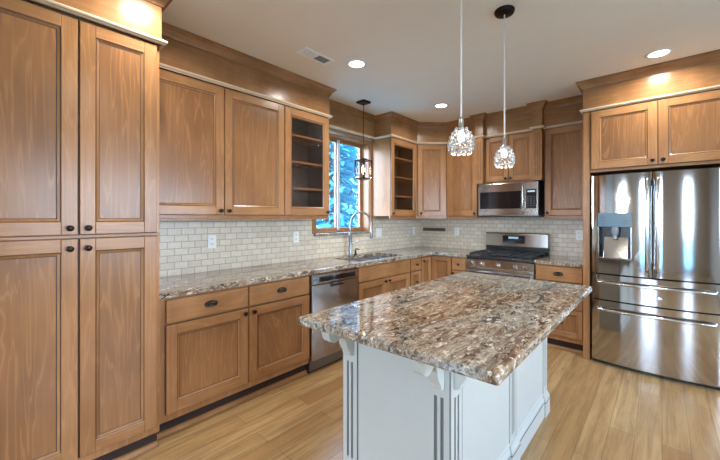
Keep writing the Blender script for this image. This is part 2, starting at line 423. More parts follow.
# ---------------------------------------------------------------- cabinet parts (local frame: x along, -y to the room)
def knob(parent, x, z, y=-.02):
    return MB().lathe([(.0, 0), (.0085, 0), (.0065, .004), (.0055, .010), (.011, .014), (.0155, .019), (.0155, .023), (.011, .027), (0, .028)], 'bronze', 16, T(x, y, z) @ RX(90)).build('knob', parent)
def cup_pull(parent, x, z, y=-.02):
    b = MB(); t = bmesh.new(); n, k = 14, 6; rows = []
    for j in range(k + 1):
        a = math.pi / 2 * j / k
        rows.append([t.verts.new(((.046 * math.cos(math.pi * i / n)) * (1 - .18 * math.sin(a) ** 2), -.026 * math.sin(a) * (.35 + .65 * math.sin(math.pi * i / n)), .021 * math.sin(math.pi * i / n) * math.cos(a) + (-.012 * math.sin(a)))) for i in range(n + 1)])
    for p, q in zip(rows, rows[1:]):
        for i in range(n): t.faces.new((p[i], p[i + 1], q[i + 1], q[i]))
    b.add(t, 'bronze', True, T(x, y, z))
    b.lathe([(0, 0), (.03, 0), (.028, .003), (0, .004)], 'bronze', 20, T(x, y, z) @ RX(90) @ Matrix.Diagonal((1.55, .72, 1, 1)))
    return b.build('cup_pull', parent)
ST = .064
def door(parent, x0, x1, z0, z1, kn=None, glass=False, name='door', st=ST):
    """raised bead shaker door: stiles, rails, glazed bead, flat panel"""
    b = MB(); th = .02; bw = .015
    b.box(x0, x0 + st, -th, -.001, z0, z1, 'wv', .003); b.box(x1 - st, x1, -th, -.001, z0, z1, 'wv', .003)
    b.box(x0 + st, x1 - st, -th, -.001, z0, z0 + st, 'wh', .0025); b.box(x0 + st, x1 - st, -th, -.001, z1 - st, z1, 'wh', .0025)
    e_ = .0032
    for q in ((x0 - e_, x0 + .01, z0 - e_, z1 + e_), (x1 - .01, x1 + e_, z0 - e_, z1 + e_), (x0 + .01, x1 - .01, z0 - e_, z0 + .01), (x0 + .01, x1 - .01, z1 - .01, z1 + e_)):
        b.box(q[0], q[1], -.007, -.0005, q[2], q[3], 'glaze_shade')  # dark slab edges paint the shade into the gaps round the door
    a0, a1, c0, c1 = x0 + st - .001, x1 - st + .001, z0 + st - .001, z1 - st + .001
    for m, o0, d0, o1, d1 in (('glaze_shade', 0, -th + .0035, .0052, -th + .0055), ('wv', .0052, -th + .003, bw, -.011), ('glaze_shade', bw, -.0105, bw + .005, -.0095)):
        t = bmesh.new()
        o = [t.verts.new(p) for p in ((a0 + o0, d0, c0 + o0), (a1 - o0, d0, c0 + o0), (a1 - o0, d0, c1 - o0), (a0 + o0, d0, c1 - o0))]
        i = [t.verts.new(p) for p in ((a0 + o1, d1, c0 + o1), (a1 - o1, d1, c0 + o1), (a1 - o1, d1, c1 - o1), (a0 + o1, d1, c1 - o1))]
        for k in range(4): t.faces.new((o[k], o[(k + 1) % 4], i[(k + 1) % 4], i[k]))
        b.add(t, m)
    d = b.build(name, parent)
    if glass: MB().box(a0, a1, -.010, -.006, c0, c1, 'seeded').build('glass_pane', d, 'dark seeded glass pane')
    else: MB().box(a0, a1, -.0096, -.002, c0, c1, 'wp').build('panel', d)
    if kn:
        knob(d, kn[0], kn[1])
    return d
def drawer(parent, x0, x1, z0, z1, pull=True, panelled=False, kn=False):
    if panelled:
        d = door(parent, x0, x1, z0, z1, None, name='drawer', st=.045)
    else:
        d = MB().box(x0, x1, -.02, -.001, z0, z1, 'wh', .006).build('drawer', parent)
    if pull:
        if kn: knob(d, (x0 + x1) / 2, (z0 + z1) / 2)
        else: cup_pull(d, (x0 + x1) / 2, (z0 + z1) / 2 + .003)
    return d
def carcass(parent, W, D, z0, z1, toe=0, hollow=False, rail=True, x0=0):
    b = MB(); f = .04
    zb = z0 + toe
    if hollow:
        b.box(x0, x0 + .018, .02, D, zb, z1, 'wv'); b.box(W - .018, W, .02, D, zb, z1, 'wv')
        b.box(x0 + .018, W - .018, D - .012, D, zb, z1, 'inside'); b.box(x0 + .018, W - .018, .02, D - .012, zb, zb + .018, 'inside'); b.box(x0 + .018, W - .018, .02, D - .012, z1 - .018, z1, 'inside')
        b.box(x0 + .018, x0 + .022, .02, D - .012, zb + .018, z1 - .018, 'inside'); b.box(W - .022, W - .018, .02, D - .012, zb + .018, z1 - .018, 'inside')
        b.box(x0, x0 + f, 0, .02, zb, z1, 'wv'); b.box(W - f, W, 0, .02, zb, z1, 'wv'); b.box(x0 + f, W - f, 0, .02, zb, zb + f, 'wh'); b.box(x0 + f, W - f, 0, .02, z1 - f, z1, 'wh')
    else:
        b.box(x0, W, 0, D, zb, z1, 'wv', .002)
    c = b.build('carcass', parent)
    if toe:
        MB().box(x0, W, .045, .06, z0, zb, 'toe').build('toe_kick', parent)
        MB().prism([(.045, z0), (.024, z0), (.025, z0 + .012), (.030, z0 + .021), (.038, z0 + .027), (.045, z0 + .028)], x0, W, 'wh', 'x').build('shoe_moulding', parent)
    elif rail:
        MB().prism([(.0, z0), (.0, z0 - .022), (-.006, z0 - .026), (-.006, z0 - .034), (.016, z0 - .034), (.016, z0)], x0, W, 'wh', 'x').build('light_rail', parent)
    return c

# ---------------------------------------------------------------- pantry
PX = -2.22
t = thing('pantry_cabinet', 'tall full-height wooden pantry cabinet with four panelled doors at the left edge', 'cabinet', (PX, -.42, 0), 90)
carcass(t, 1.105, -WX + PX - .002, 0, ZT, .10)
for i, (a, c) in enumerate(((-.05 + .42, .307 + .42), (.315 + .42, .665 + .42))):
    k = c - .032 if i == 0 else a + .032
    door(t, a, c, 1.285, ZT - .012, (k, 1.318)); door(t, a, c, .145, 1.262, (k, 1.215))
door(t, 0.005, .362, 1.285, ZT - .012); door(t, 0.005, .362, .145, 1.262)
MB().box(0.0, 1.105, -.006, 0, 1.266, 1.281, 'wh', .002).build('mid_rail', t)

# ---------------------------------------------------------------- left base run
BX = -2.29; BD = -WX + BX - .010; ZC0 = .876; ZC1 = .914
ZK = ZC0 - .001
t = thing('base_cabinet', 'long base cabinet beside the pantry with two drawers over two doors', 'cabinet', (BX, .69, 0), 90)
carcass(t, 1.187, BD, 0, ZK, .10)
sm = .605
drawer(t, .048, sm - .004, .712, .858); drawer(t, sm + .004, 1.178, .712, .858)
door(t, .048, sm - .004, .150, .700, (sm - .036, .668)); door(t, sm + .004, 1.178, .150, .700, (sm + .036, .668))

t = thing('dishwasher', 'stainless steel dishwasher under the granite worktop beside the sink', 'dishwasher', (BX, 1.88, 0), 90)
MB().box(.004, .604, 0, .54, .02, .872, 'steeld').build('tub_body', t)
b = MB(); b.box(.006, .602, -.03, -.001, .115, .775, 'steel', .006); d = b.build('door_panel', t)
b = MB(); b.box(.006, .602, -.03, -.001, .779, .868, 'steel', .006); b.box(.085, .560, -.0312, -.0295, .793, .838, 'blackglass', .0005); b.build('control_panel', t)
b = MB(); b.box(.22, .40, -.0315, -.029, .735, .772, 'blackglass', .001); b.prism([(-.031, .772), (-.048, .768), (-.048, .760), (-.031, .752)], .235, .385, 'steel', 'x'); b.build('pocket_handle', t)
MB().box(.035, .10, -.0308, -.0295, .812, .832, 'bluedisp', .0005).build('badge', t)
MB().box(.006, .602, .02, .035, 0, .112, 'black').build('toe_panel', t)

t = thing('sink_base_cabinet', 'base cabinet below the sink with a wide false drawer front and two doors', 'cabinet', (BX, 2.492, 0), 90)
carcass(t, .955, BD, 0, ZK - .235, .10)
b = MB(); b.box(0, .955, 0, .02, ZK - .235, ZK, 'wv'); b.box(0, .018, .02, BD, ZK - .235, ZK, 'wv'); b.box(.937, .955, .02, BD, ZK - .235, ZK, 'wv'); b.build('upper_carcass', t)
drawer(t, .015, .94, .712, .858, False)
door(t, .015, .474, .15, .70, (.44, .668)); door(t, .481, .94, .15, .70, (.515, .668))

t = thing('drawer_base_cabinet', 'narrow stack of drawers between the sink cabinet and the corner cabinet', 'cabinet', (BX, 3.45, 0), 90)
carcass(t, .245, BD, 0, ZK, .10)
drawer(t, .006, .239, .712, .858, kn=True); drawer(t, .006, .239, .44, .70, panelled=True, kn=True); drawer(t, .006, .239, .15, .43, panelled=True, kn=True)

BY = 3.96
t = thing('corner_base_cabinet', 'inside corner base cabinet with two tall hinged doors at right angles', 'cabinet', (0, 0, 0))
b = MB(); b.prism([(BX, 3.698), (BX, BY), (-1.99, BY), (-1.99, WY - .010), (WX + .010, WY - .010), (WX + .010, 3.698)], .10, ZK, 'wv', 'z'); b.build('carcass', t)
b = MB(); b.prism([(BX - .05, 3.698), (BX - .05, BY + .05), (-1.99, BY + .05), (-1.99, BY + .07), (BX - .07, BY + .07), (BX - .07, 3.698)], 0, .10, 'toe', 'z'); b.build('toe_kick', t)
h1 = door(t, 0, .235, .15, .858, None, st=.05); h1.location = (BX, 3.702, 0); h1.rotation_euler = (0, 0, R(90)); knob(h1, .03, .81)
h2 = door(t, 0, .268, .15, .858, None, st=.05); h2.location = (BX + .024, BY, 0)

t = thing('base_cabinet', 'slim base cabinet with one drawer and a door left of the range', 'cabinet', (-1.987, BY, 0))
carcass(t, .196, WY - BY - .010, 0, ZK, .10)
drawer(t, .006, .19, .712, .858, kn=True); door(t, .006, .19, .15, .70, (.03, .668), st=.045)

t = thing('base_cabinet', 'base cabinet with three drawers between the range and the refrigerator', 'cabinet', (-1.017, BY, 0))
carcass(t, .443, WY - BY - .010, 0, ZK, .10)
drawer(t, .008, .432, .712, .858); drawer(t, .008, .432, .44, .70, panelled=True); drawer(t, .008, .432, .15, .43, panelled=True)

# ---------------------------------------------------------------- worktops
XC, YC = -2.252, 3.925
SK = (2.56, 3.40, -2.72, -2.32)     # sink cut-out y0 y1 x0 x1
b = MB()
def slab(b, poly, m, bev=.006): b.prism(poly, ZC0, ZC1, m, 'z', bev)
gx = WX + .010; gy = WY - .010
t_ = bmesh.new()
def cell(x0, x1, ya, yb): b.box(x0, x1, ya, yb, ZC0, ZC1, 'granite2')
cell(gx, XC - .008, .69, SK[0]); cell(gx, SK[2], SK[0], SK[1]); cell(SK[3], XC - .008, SK[0], SK[1]); cell(gx, XC - .008, SK[1], YC + .008)
cell(gx, -1.790, YC + .008, gy)
ep = [(0, ZC0), (.006, ZC0), (.008, ZC0 + .003), (.008, ZC1 - .006), (.006, ZC1 - .002), (.001, ZC1), (0, ZC1)]
b.sweep([(XC - .008, .69), (XC - .008, YC + .008), (-1.790, YC + .008)], ep, 'granite2')
tag(b.build('worktop'), 'L-shaped polished granite worktop running from the pantry past the sink to the range', 'countertop')
b = MB(); slab(b, [(-1.018, YC), (-.575, YC), (-.575, gy), (-1.018, gy)], 'granite2')
tag(b.build('worktop'), 'short granite worktop between the range and the refrigerator', 'countertop')

# sink, faucet, soap dispenser
t = thing('kitchen_sink', 'stainless double-bowl undermount sink below the window', 'sink', (0, 0, 0))
def bowl(y0, y1):
    b = MB(); x0, x1 = SK[2], SK[3]; zb = ZC0 - .19; k = .012
    b.box(x0, x1, y0, y1, zb, zb + k, 'sinksteel'); b.box(x0, x0 + k, y0, y1, zb + k, ZC0 - .001, 'sinksteel'); b.box(x1 - k, x1, y0, y1, zb + k, ZC0 - .001, 'sinksteel')
    b.box(x0 + k, x1 - k, y0, y0 + k, zb + k, ZC0 - .001, 'sinksteel'); b.box(x0 + k, x1 - k, y1 - k, y1, zb + k, ZC0 - .001, 'sinksteel')
    o = b.build('bowl', t)
    MB().lathe([(0, 0), (.04, 0), (.045, .003), (.03, .006), (0, .004)], 'chrome', 20, T((x0 + x1) / 2, (y0 + y1) / 2, zb + k)).build('drain', o)
bowl(SK[0] + .001, 2.965); bowl(2.967, SK[1] - .001)

fx, fy = -2.76, 2.895
t = thing('faucet', 'tall brushed nickel gooseneck faucet behind the sink', 'faucet', (fx, fy, ZC1))
MB().lathe([(0, 0), (.03, 0), (.03, .008), (.022, .014), (.021, .02), (.021, .26), (.016, .27), (0, .272)], 'nickel', 20).build('base', t)
dx, dy = .80, .60
pts = [(0, 0, .20), (0, 0, .36)]
for i in range(1, 15):
    a = math.pi * i / 14; r_ = .125
    pts.append((dx * r_ * (1 - math.cos(a)), dy * r_ * (1 - math.cos(a)), .36 + .16 * math.sin(a)))
MB().tube(pts, .0115, 'nickel', 12).build('spout', t)
ex, ey = pts[-1][0], pts[-1][1]
MB().lathe([(0, 0), (.012, 0), (.013, -.03), (.016, -.04), (.018, -.13), (.015, -.15), (0, -.15)], 'nickel', 16, T(ex, ey, .36)).build('spray_head', t)
b = MB(); b.tube([(0.0, 0, .14), (.03, .045, .15), (.05, .085, .175)], [.011, .009, .007], 'nickel', 10); b.build('lever_handle', t)
t = thing('soap_dispenser', 'small dark soap dispenser on the worktop right of the faucet', 'soap dispenser', (-2.775, 3.0, ZC1))
MB().lathe([(0, 0), (.02, 0), (.018, .01), (.011, .016), (.011, .05), (0, .052)], 'bronze', 16).build('body', t)
MB().tube([(0, 0, .045), (0, 0, .07), (.02, .0, .078), (.06, 0, .068)], .007, 'bronze', 8).build('spout', t)

# ---------------------------------------------------------------- left wall cabinets
UX = -2.555; UD = -WX + UX - .001; UZ = 1.388
UDt = UD
def upper(label, x_w, loc, rot, doors, D, z0=UZ, glass=False, rail=True, name='wall_cabinet'):
    t = thing(name, label, 'cabinet', loc, rot)
    carcass(t, x_w, D, z0, ZT, 0, glass, rail)
    for (a, c, k) in doors:
        kx = None if k is None else ((a + .03) if k < 0 else (c - .03), z0 + .035)
        door(t, a, c, z0 + .004, ZT - .008, kx, glass)
    if glass:
        for s in range(3):
            z = z0 + (ZT - z0) * (s + 1) / 4
            MB().box(.022, x_w - .022, .022, D - .014, z, z + .02, 'wh').build('shelf', t)
    return t
upper('wide two-door wooden wall cabinet between the pantry and the glass-door cabinet', 1.109, (UX, .69, 0), 90, [(.006, .545, 1), (.551, 1.106, -1)], UD)
upper('glass-door wall cabinet with shelves left of the sink window', .548, (UX, 1.801, 0), 90, [(.004, .544, 1)], UD, glass=True)
upper('glass-door wall cabinet with shelves right of the sink window', .604, (UX, 3.405, 0), 90, [(.004, .585, -1)], UD, glass=True)
# diagonal corner
t = thing('corner_wall_cabinet', 'diagonal corner wall cabinet with a single narrow panelled door', 'cabinet', (0, 0, 0))
b = MB(); ck = [(UX, 4.012), (-2.252, 4.305), (-2.252, WY - .009), (WX + .009, WY - .009), (WX + .009, 4.012)]
b.prism(ck, UZ, ZT, 'wv', 'z'); b.build('carcass', t)
p0 = Vector((UX, 4.012)); p1 = Vector((-2.252, 4.305)); L_ = (p1 - p0).length; ang = math.degrees(math.atan2(p1.y - p0.y, p1.x - p0.x))
dd = door(t, .022, L_ - .022, UZ + .004, ZT - .008, None); dd.location = (p0.x, p0.y, 0); dd.rotation_euler = (0, 0, R(ang)); knob(dd, .06, UZ + .04)
b = MB().prism([(.0, UZ), (.0, UZ - .022), (-.006, UZ - .026), (-.006, UZ - .034), (.016, UZ - .034), (.016, UZ)], 0, L_, 'wh', 'x').build('light_rail', t)
b.location = (p0.x, p0.y, 0); b.rotation_euler = (0, 0, R(ang))
UY = 4.315; UDB = WY - UY - .009
upper('wooden wall cabinet with one wide door left of the microwave', .450, (-2.250, UY, 0), 0, [(.020, .446, 1)], UDB)
upper('wooden wall cabinet with one door between the microwave and the refrigerator', .436, (-1.011, UY, 0), 0, [(.006, .430, -1)], UDB)
# over the microwave, with pilasters
MZ = 1.80
t = thing('wall_cabinet', 'two-door wall cabinet above the microwave flanked by narrow pilasters', 'cabinet', (-1.798, UY, 0))
carcass(t, .782, UDB, MZ, ZT, 0, rail=False)
door(t, .105, .388, MZ + .02, ZT - .008, (.36, MZ + .052), st=.055); door(t, .394, .677, MZ + .02, ZT - .008, (.422, MZ + .052), st=.055)
for a in (.002, .685):
    b = MB(); b.box(a, a + .095, -.088, -.001, MZ, ZT - .001, 'wv', .002)
    for k in range(3): b.box(a + .022 + k * .022, a + .029 + k * .022, -.0885, -.0875, MZ + .05, ZT - .05, 'glaze_shade')
    b.build('pilaster', t)

# ---------------------------------------------------------------- microwave
mx0, mx1, my = -1.762, -1.056, 4.235
t = thing('microwave_oven', 'stainless over-the-range microwave oven above the cooktop', 'microwave', (mx0, my, 1.385))
Wm = mx1 - mx0; Hm = .408
MB().box(0, Wm, .022, WY - my - .012, 0, Hm, 'steeld', .003).build('body', t)
b = MB(); x2 = Wm * .795
b.box(0, x2, 0, .02, .012, Hm - .002, 'steel', .004); dr = b.build('door', t)
MB().box(.022, x2 - .042, -.002, .001, .092, Hm - .105, 'blackglass', .002).build('window', dr, 'black glass window')
MB().tube([(x2 - .016, 0, .04), (x2 - .016, -.03, .06), (x2 - .016, -.034, Hm / 2), (x2 - .016, -.03, Hm - .06), (x2 - .016, 0, Hm - .04)], .007, 'steelv', 10).build('handle', dr)
b = MB(); b.box(x2 + .003, Wm, 0, .02, .012, Hm - .002, 'steel', .004); cp = b.build('control_panel', t)
b = MB(); b.box(x2 + .014, Wm - .020, -.002, .001, .092, Hm - .092, 'blackglass', .001); kp = b.build('keypad', cp)
for i in range(3):
    for j in range(5): MB().box(x2 + .024 + i * .034, x2 + .044 + i * .034, -.0028, -.0018, .118 + j * .026, .130 + j * .026, 'slot2').build('key', cp)
MB().box(x2 + .03, Wm - .036, -.0028, -.0018, Hm - .125, Hm - .108, 'led').build('clock_display', cp)
MB().box(.01, Wm - .01, .01, .35, -.012, 0, 'black').build('vent_grille', t)

# ---------------------------------------------------------------- range
rx0, ry = -1.786, 3.955
t = thing('gas_range', 'stainless gas range with black grates and a tall rear control panel', 'range', (rx0, ry, 0))
RWd = .764
MB().box(.002, RWd - .002, .02, .648, .03, .868, 'steeld').build('body', t)
b = MB(); b.box(0, RWd, -.005, .60, .868, .905, 'black', .008); ct = b.build('cooktop', t)
b = MB(); b.prism([(.02, .752), (-.012, .752), (-.028, .775), (-.006, .866), (.02, .866)], 0, RWd, 'steel', 'x', .003); fp = b.build('front_panel', t)
for i, x in enumerate((.085, .195, .382, .57, .68)):
    MB().lathe([(0, 0), (.026, 0), (.026, .005), (.021, .008), (.019, .026), (.016, .030), (0, .030)], 'steel', 18, T(x, -.018, .818) @ RX(104)).build('knob', fp)
b = MB(); b.box(.004, RWd - .004, -.012, .019, .21, .742, 'steel', .006); od = b.build('oven_door', t)
MB().box(.13, RWd - .13, -.0135, -.011, .32, .60, 'blackglass', .001).build('oven_window', od)
MB().tube([(.05, -.012, .70), (.052, -.05, .70), (RWd / 2, -.058, .70), (RWd - .052, -.05, .70), (RWd - .05, -.012, .70)], .012, 'steel', 12).build('handle', od)
MB().box(.004, RWd - .004, -.010, .019, .055, .200, 'steel', .006).build('lower_drawer', t)
for x in (.03, RWd - .07): MB().box(x, x + .04, .05, .09, 0, .03, 'black').build('foot', t)
b = MB(); b.box(0.0, RWd, .60, .65, .868, 1.005, 'black', .003); bk = b.build('backguard', t)
b = MB(); b.prism([(.585, .995), (.592, 1.160), (.605, 1.172), (.65, 1.172), (.65, .995)], .002, RWd - .002, 'steel', 'x', .004); bp_ = b.build('rear_control_panel', t)
MB().box(.225, .50, .5845, .59, 1.035, 1.135, 'blackglass', .002, ).build('display', bp_)
b = MB(); b.box(.30, .42, .5835, .5845, 1.095, 1.120, 'led'); b.build('clock', bp_)
for i, (x, y, r) in enumerate(((.16, .16, .05), (.16, .44, .04), (.382, .30, .055), (.60, .16, .045), (.60, .44, .04))):
    MB().lathe([(0, 0), (r + .012, 0), (r + .008, .006), (r, .008), (r, .018), (r - .006, .022), (0, .022)], 'iron', 20, T(x, y, .9055)).build('burner', ct)
for x0 in (.02, .265, .51):
    b = MB(); x1 = x0 + .232; z = .928; q = .006
    for (a, c, e, f) in ((x0, x1, .03, .03 + 2 * q), (x0, x1, .555, .555 + 2 * q), (x0, x0 + 2 * q, .03, .567), (x1 - 2 * q, x1, .03, .567), (x0 + .11, x0 + .122, .03, .567), (x0, x1, .15, .162), (x0, x1, .292, .304), (x0, x1, .434, .446)):
        b.box(a, c, e, f, z, z + .014, 'iron', .002)
    for x in (x0, x1 - 2 * q):
        for y in (.03, .555): b.box(x, x + 2 * q, y, y + 2 * q, .9055, z, 'iron')
    b.build('grate', t)

# ---------------------------------------------------------------- refrigerator group
t = thing('end_panel', 'tall narrow wooden panel standing at the left side of the refrigerator', 'cabinet panel', (-.572, 3.88, 0))
b = MB(); b.box(0, .056, 0, .06, 0, ZT, 'wv', .003); b.build('front_stile', t)
MB().box(0, .019, .06, WY - 3.88 - .009, 0, ZT, 'wv').build('side_panel', t)
t = thing('wall_cabinet', 'wide two-door wooden cabinet over the refrigerator', 'cabinet', (-.514, 3.885, 0))
FZ = 1.80
carcass(t, .985, WY - 3.885 - .009, FZ, ZT, 0, rail=False)
door(t, .010, .484, FZ + .03, ZT - .010, (.452, FZ + .066)); door(t, .490, .975, FZ + .03, ZT - .010, (.522, FZ + .066))
MB().box(0, .985, -.012, 0, FZ, FZ + .02, 'wh', .003).build('bottom_rail', t)
t = thing('end_panel', 'tall wooden panel at the right side of the refrigerator', 'cabinet panel', (.475, 3.88, 0))
MB().box(-.052, .02, 0, .06, 0, FZ - .002, 'wv', .003).build('front_stile', t)
MB().box(0, .02, .06, WY - 3.88 - .009, 0, ZT, 'wv').build('side_panel', t)

fx0, fyd = -.499, 3.855
FW = .875
t = thing('refrigerator', 'stainless french-door refrigerator with two bottom drawers and ice dispenser', 'refrigerator', (fx0, fyd, 0))
MB().box(.004, FW - .004, .075, WY - fyd - .02, .02, 1.765, 'steeld', .004).build('body', t)
MB().box(.012, FW - .012, .0705, .0745, .04, 1.76, 'rubber').build('door_gasket', t)
b = MB(); b.box(.01, FW - .01, .03, .10, 0, .035, 'black'); b.build('toe_grille', t)
def bulged(x0, x1, z0, z1, depth, m, n=18, cut=None, side=.012):
    """door with a softly convex front; cut = (xa, xb, za, zb) opening for the dispenser"""
    b = MB(); t = bmesh.new()
    xs = [x0 + (x1 - x0) * i / n for i in range(n + 1)]
    zs = [z0, z1]
    if cut:
        xs = sorted(set([x for x in xs if min(abs(x - cut[0]), abs(x - cut[1])) > .008] + [cut[0], cut[1]])); zs = [z0, cut[2], cut[3], z1]
    def fy(x):
        u = (x - x0) / (x1 - x0) * 2 - 1; g = x / FW * 2 - 1
        return -depth * (1 - g * g) - side * (1 - abs(u) ** 14)
    G = [[t.verts.new((x, fy(x), z)) for z in zs] for x in xs]
    B = [[t.verts.new((x, .07, z)) for z in zs] for x in xs]
    for i in range(len(xs) - 1):
        for j in range(len(zs) - 1):
            if cut and xs[i] >= cut[0] - 1e-6 and xs[i + 1] <= cut[1] + 1e-6 and j == 1: continue
            t.faces.new((G[i][j], G[i + 1][j], G[i + 1][j + 1], G[i][j + 1])).smooth = True
        t.faces.new((G[i][0], B[i][0], B[i + 1][0], G[i + 1][0])); t.faces.new((G[i][-1], G[i + 1][-1], B[i + 1][-1], B[i][-1]))
    for k in (0, -1):
        for j in range(len(zs) - 1): t.faces.new((G[k][j], G[k][j + 1], B[k][j + 1], B[k][j]))
    t.faces.new([B[0][0], B[0][-1], B[-1][-1], B[-1][0]])
    i_ = b.mi(m); 
    for f in t.faces: f.material_index = i_
    bmesh.ops.recalc_face_normals(t, faces=t.faces)
    for e in t.edges:
        if len(e.link_faces) == 2 and (e.calc_face_angle(0) > .75 or e.link_faces[0].smooth != e.link_faces[1].smooth): e.smooth = False
    me = bpy.data.meshes.new('tmp'); t.to_mesh(me); t.free(); b.bm.from_mesh(me); bpy.data.meshes.remove(me)
    return b, fy
mid = FW / 2; DB = .045
cut = (.052, .300, .990, 1.410)
b, fL = bulged(.003, mid - .003,   .854, 1.762, DB, 'steelv', cut=cut); dl = b.build('left_door', t)
b, fR = bulged(mid + .003, FW - .003,   .854, 1.762, DB, 'steelv'); dr = b.build('right_door', t)
for d, x, f in ((dl, mid - .034, fL), (dr, mid + .034, fR)):
    y = f(x)
    pts = [(x, y, .905), (x, y - .035, .925), (x, y - .055, 1.0)] + [(x, y - .058 - .01 * math.sin(math.pi * k / 6), 1.0 + .62 * k / 6) for k in range(1, 6)] + [(x, y - .055, 1.62), (x, y - .035, 1.695), (x, y, 1.715)]
    MB().tube(pts, .0125, 'chrome', 12).build('handle', d)
# ice and water dispenser
xa, xb, za, zb = cut
dm = T(xa, fL(xa), 0) @ RZ(math.degrees(math.atan2(fL(xb) - fL(xa), xb - xa))); dw = math.hypot(xb - xa, fL(xb) - fL(xa))
b = MB(); b.box(0, dw, -.003, .03, 1.284, zb, 'bluedisp', .003, dm); dp = b.build('dispenser_panel', dl)
b = MB()
b.box(0, .008, -.003, .07, za, 1.284, 'steel', .002, dm); b.box(dw - .008, dw, -.003, .07, za, 1.284, 'steel', .002, dm); b.box(.008, dw - .008, -.003, .07, za, za + .010, 'steel', .002, dm)
b.box(.008, .011, .0, .07, za + .01, 1.284, 'black', 0, dm); b.box(dw - .011, dw - .008, .0, .07, za + .01, 1.284, 'black', 0, dm)
b.box(.008, dw - .008, .068, .075, za, 1.284, 'black', 0, dm); b.build('dispenser_recess', dl)
b = MB(); b.prism([(.067, za + .010), (.004, za + .010), (.045, za + .20), (.067, za + .20)], .040, dw - .030, 'steel', 'x', .002, dm); b.build('dispenser_tray', dl)
b = MB(); b.lathe([(0, 0), (.022, 0), (.030, .03), (.028, .075), (0, .075)], 'greyplastic', 18, dm @ T(dw / 2, .030, 1.208)); b.lathe([(0, -.035), (.02, -.035), (.022, 0), (0, 0)], 'chrome', 14, dm @ T(dw / 2, .030, 1.208)); b.build('spout', dl)
for i in range(2):
    for j in range(3): MB().box(.02 + i * .165, .062 + i * .165, -.0038, -.0028, 1.310 + j * .030, 1.318 + j * .030, 'slot', 0, dm).build('button', dl)
def fdrawer(z0, z1, hz):
    b, f = bulged(.003, FW - .003, z0, z1, DB, 'steelv', 30); d = b.build('drawer', t)
    pts = []; x0, x1 = .055, FW - .06
    pts += [(x0, f(x0), hz), (x0 + .008, f(x0) - .035, hz)]
    for k in range(1, 12):
        x = x0 + .02 + (x1 - x0 - .04) * k / 12; pts.append((x, f(x) - .048, hz))
    pts += [(x1 - .008, f(x1) - .035, hz), (x1, f(x1), hz)]
    MB().tube(pts, .0125, 'chrome', 12).build('handle', d)
    return d, f
d1, f1 = fdrawer(.612, .841, .775); d2, f2 = fdrawer(.040, .600, .525)
MB().lathe([(0, 0), (.017, 0), (.017, .002), (.012, .003), (0, .003)], 'chrome', 20, T(mid + .045, f1(mid + .045), .675) @ RX(90)).build('emblem', d1)

# ---------------------------------------------------------------- island
IX0, IX1, IY0, IY1 = -1.195, -.612, 1.205, 2.665
t = thing('kitchen_island', 'antique white island cabinet with fluted posts and scrolled corbels', 'kitchen island', (0, 0, 0))
MB().box(IX0 + .012, IX1 - .012, IY0 + .012, IY1 - .012, .0, ZK, 'paint').build('carcass', t)
def post(x0, y0, W, rot, zt=ZK):
    """fluted post strip: local x along, -y outward"""
    m4 = T(x0, y0, 0) @ RZ(rot); b = MB()
    zf0, zf1 = .185, .66
    fl = [W * .34, W * .64]; g = .0075
    xs = [0, fl[0] - g, fl[0] + g, fl[1] - g, fl[1] + g, W]
    for i in (0, 2, 4): b.box(xs[i], xs[i + 1], -.004, .014, zf0, zf1, 'paint', 0, m4)
    b.box(0, W, -.004, .014, 0.0, zf0, 'paint', 0, m4); b.box(0, W, -.004, .014, zf1, zt, 'paint', 0, m4)
    for i in (1, 3): b.box(xs[i], xs[i + 1], .0025, .013, zf0, zf1, 'antique', 0, m4)
    b.box(W - .0015, W + .002, -.0045, .012, .15, zt, 'antique', 0, m4)
    return b.build('post', t)
PW = .095
post(IX0, IY0, PW, 0); post(IX1 - PW, IY0, PW, 0)                       # front (camera side)
for y in (IY0, 1.885, IY1 - PW): post(IX1, y, PW, 90)                   # right side
for y in (IY0 + PW, 1.98, IY1): post(IX0, y, PW, -90)                   # left side
cp_ = [(0, ZK), (.19, ZK), (.19, .862), (.178, .856), (.168, .850), (.166, .835), (.160, .815), (.148, .800), (.128, .792), (.108, .796), (.092, .808), (.078, .812), (.066, .804), (.056, .782), (.050, .755), (.040, .735), (.030, .722), (.026, .705), (.016, .698), (0, .694)]
def corbel(x, y, rot):
    m4 = T(x, y, 0) @ RZ(rot)
    b = MB(); b.prism([(-u - .004, z) for u, z in cp_], -.026, .026, 'paint', 'x', .003, m4); b.build('corbel', t)
for x in (IX0 + PW / 2, IX1 - PW / 2): corbel(x, IY0, 0)
for y in (IY0 + PW / 2, 1.885 + PW / 2, IY1 - PW / 2): corbel(IX1, y, 90)
# panels with a thin antique line round them
def ipanel(x0, y0, W, rot, lab=None):
    m4 = T(x0, y0, 0) @ RZ(rot); b = MB()
    b.box(0, W, .002, .014, .14, ZK, 'paint', 0, m4)
    b.prism([(.002, .14), (-.004, .14), (-.002, .150), (.002, .156)], 0, W, 'paint', 'x', 0, m4)
    return b.build('panel', t)
ipanel(IX0 + PW + .002, IY0, IX1 - IX0 - 2 * PW - .004, 0)
ipanel(IX1, IY0 + PW + .002, 1.885 - IY0 - PW - .004, 90); ipanel(IX1, 1.885 + PW + .002, IY1 - 2 * PW - 1.885 - .004, 90)
ipanel(IX0, IY1 - PW - .002, IY1 - 2 * PW - 1.98 + .09, -90)
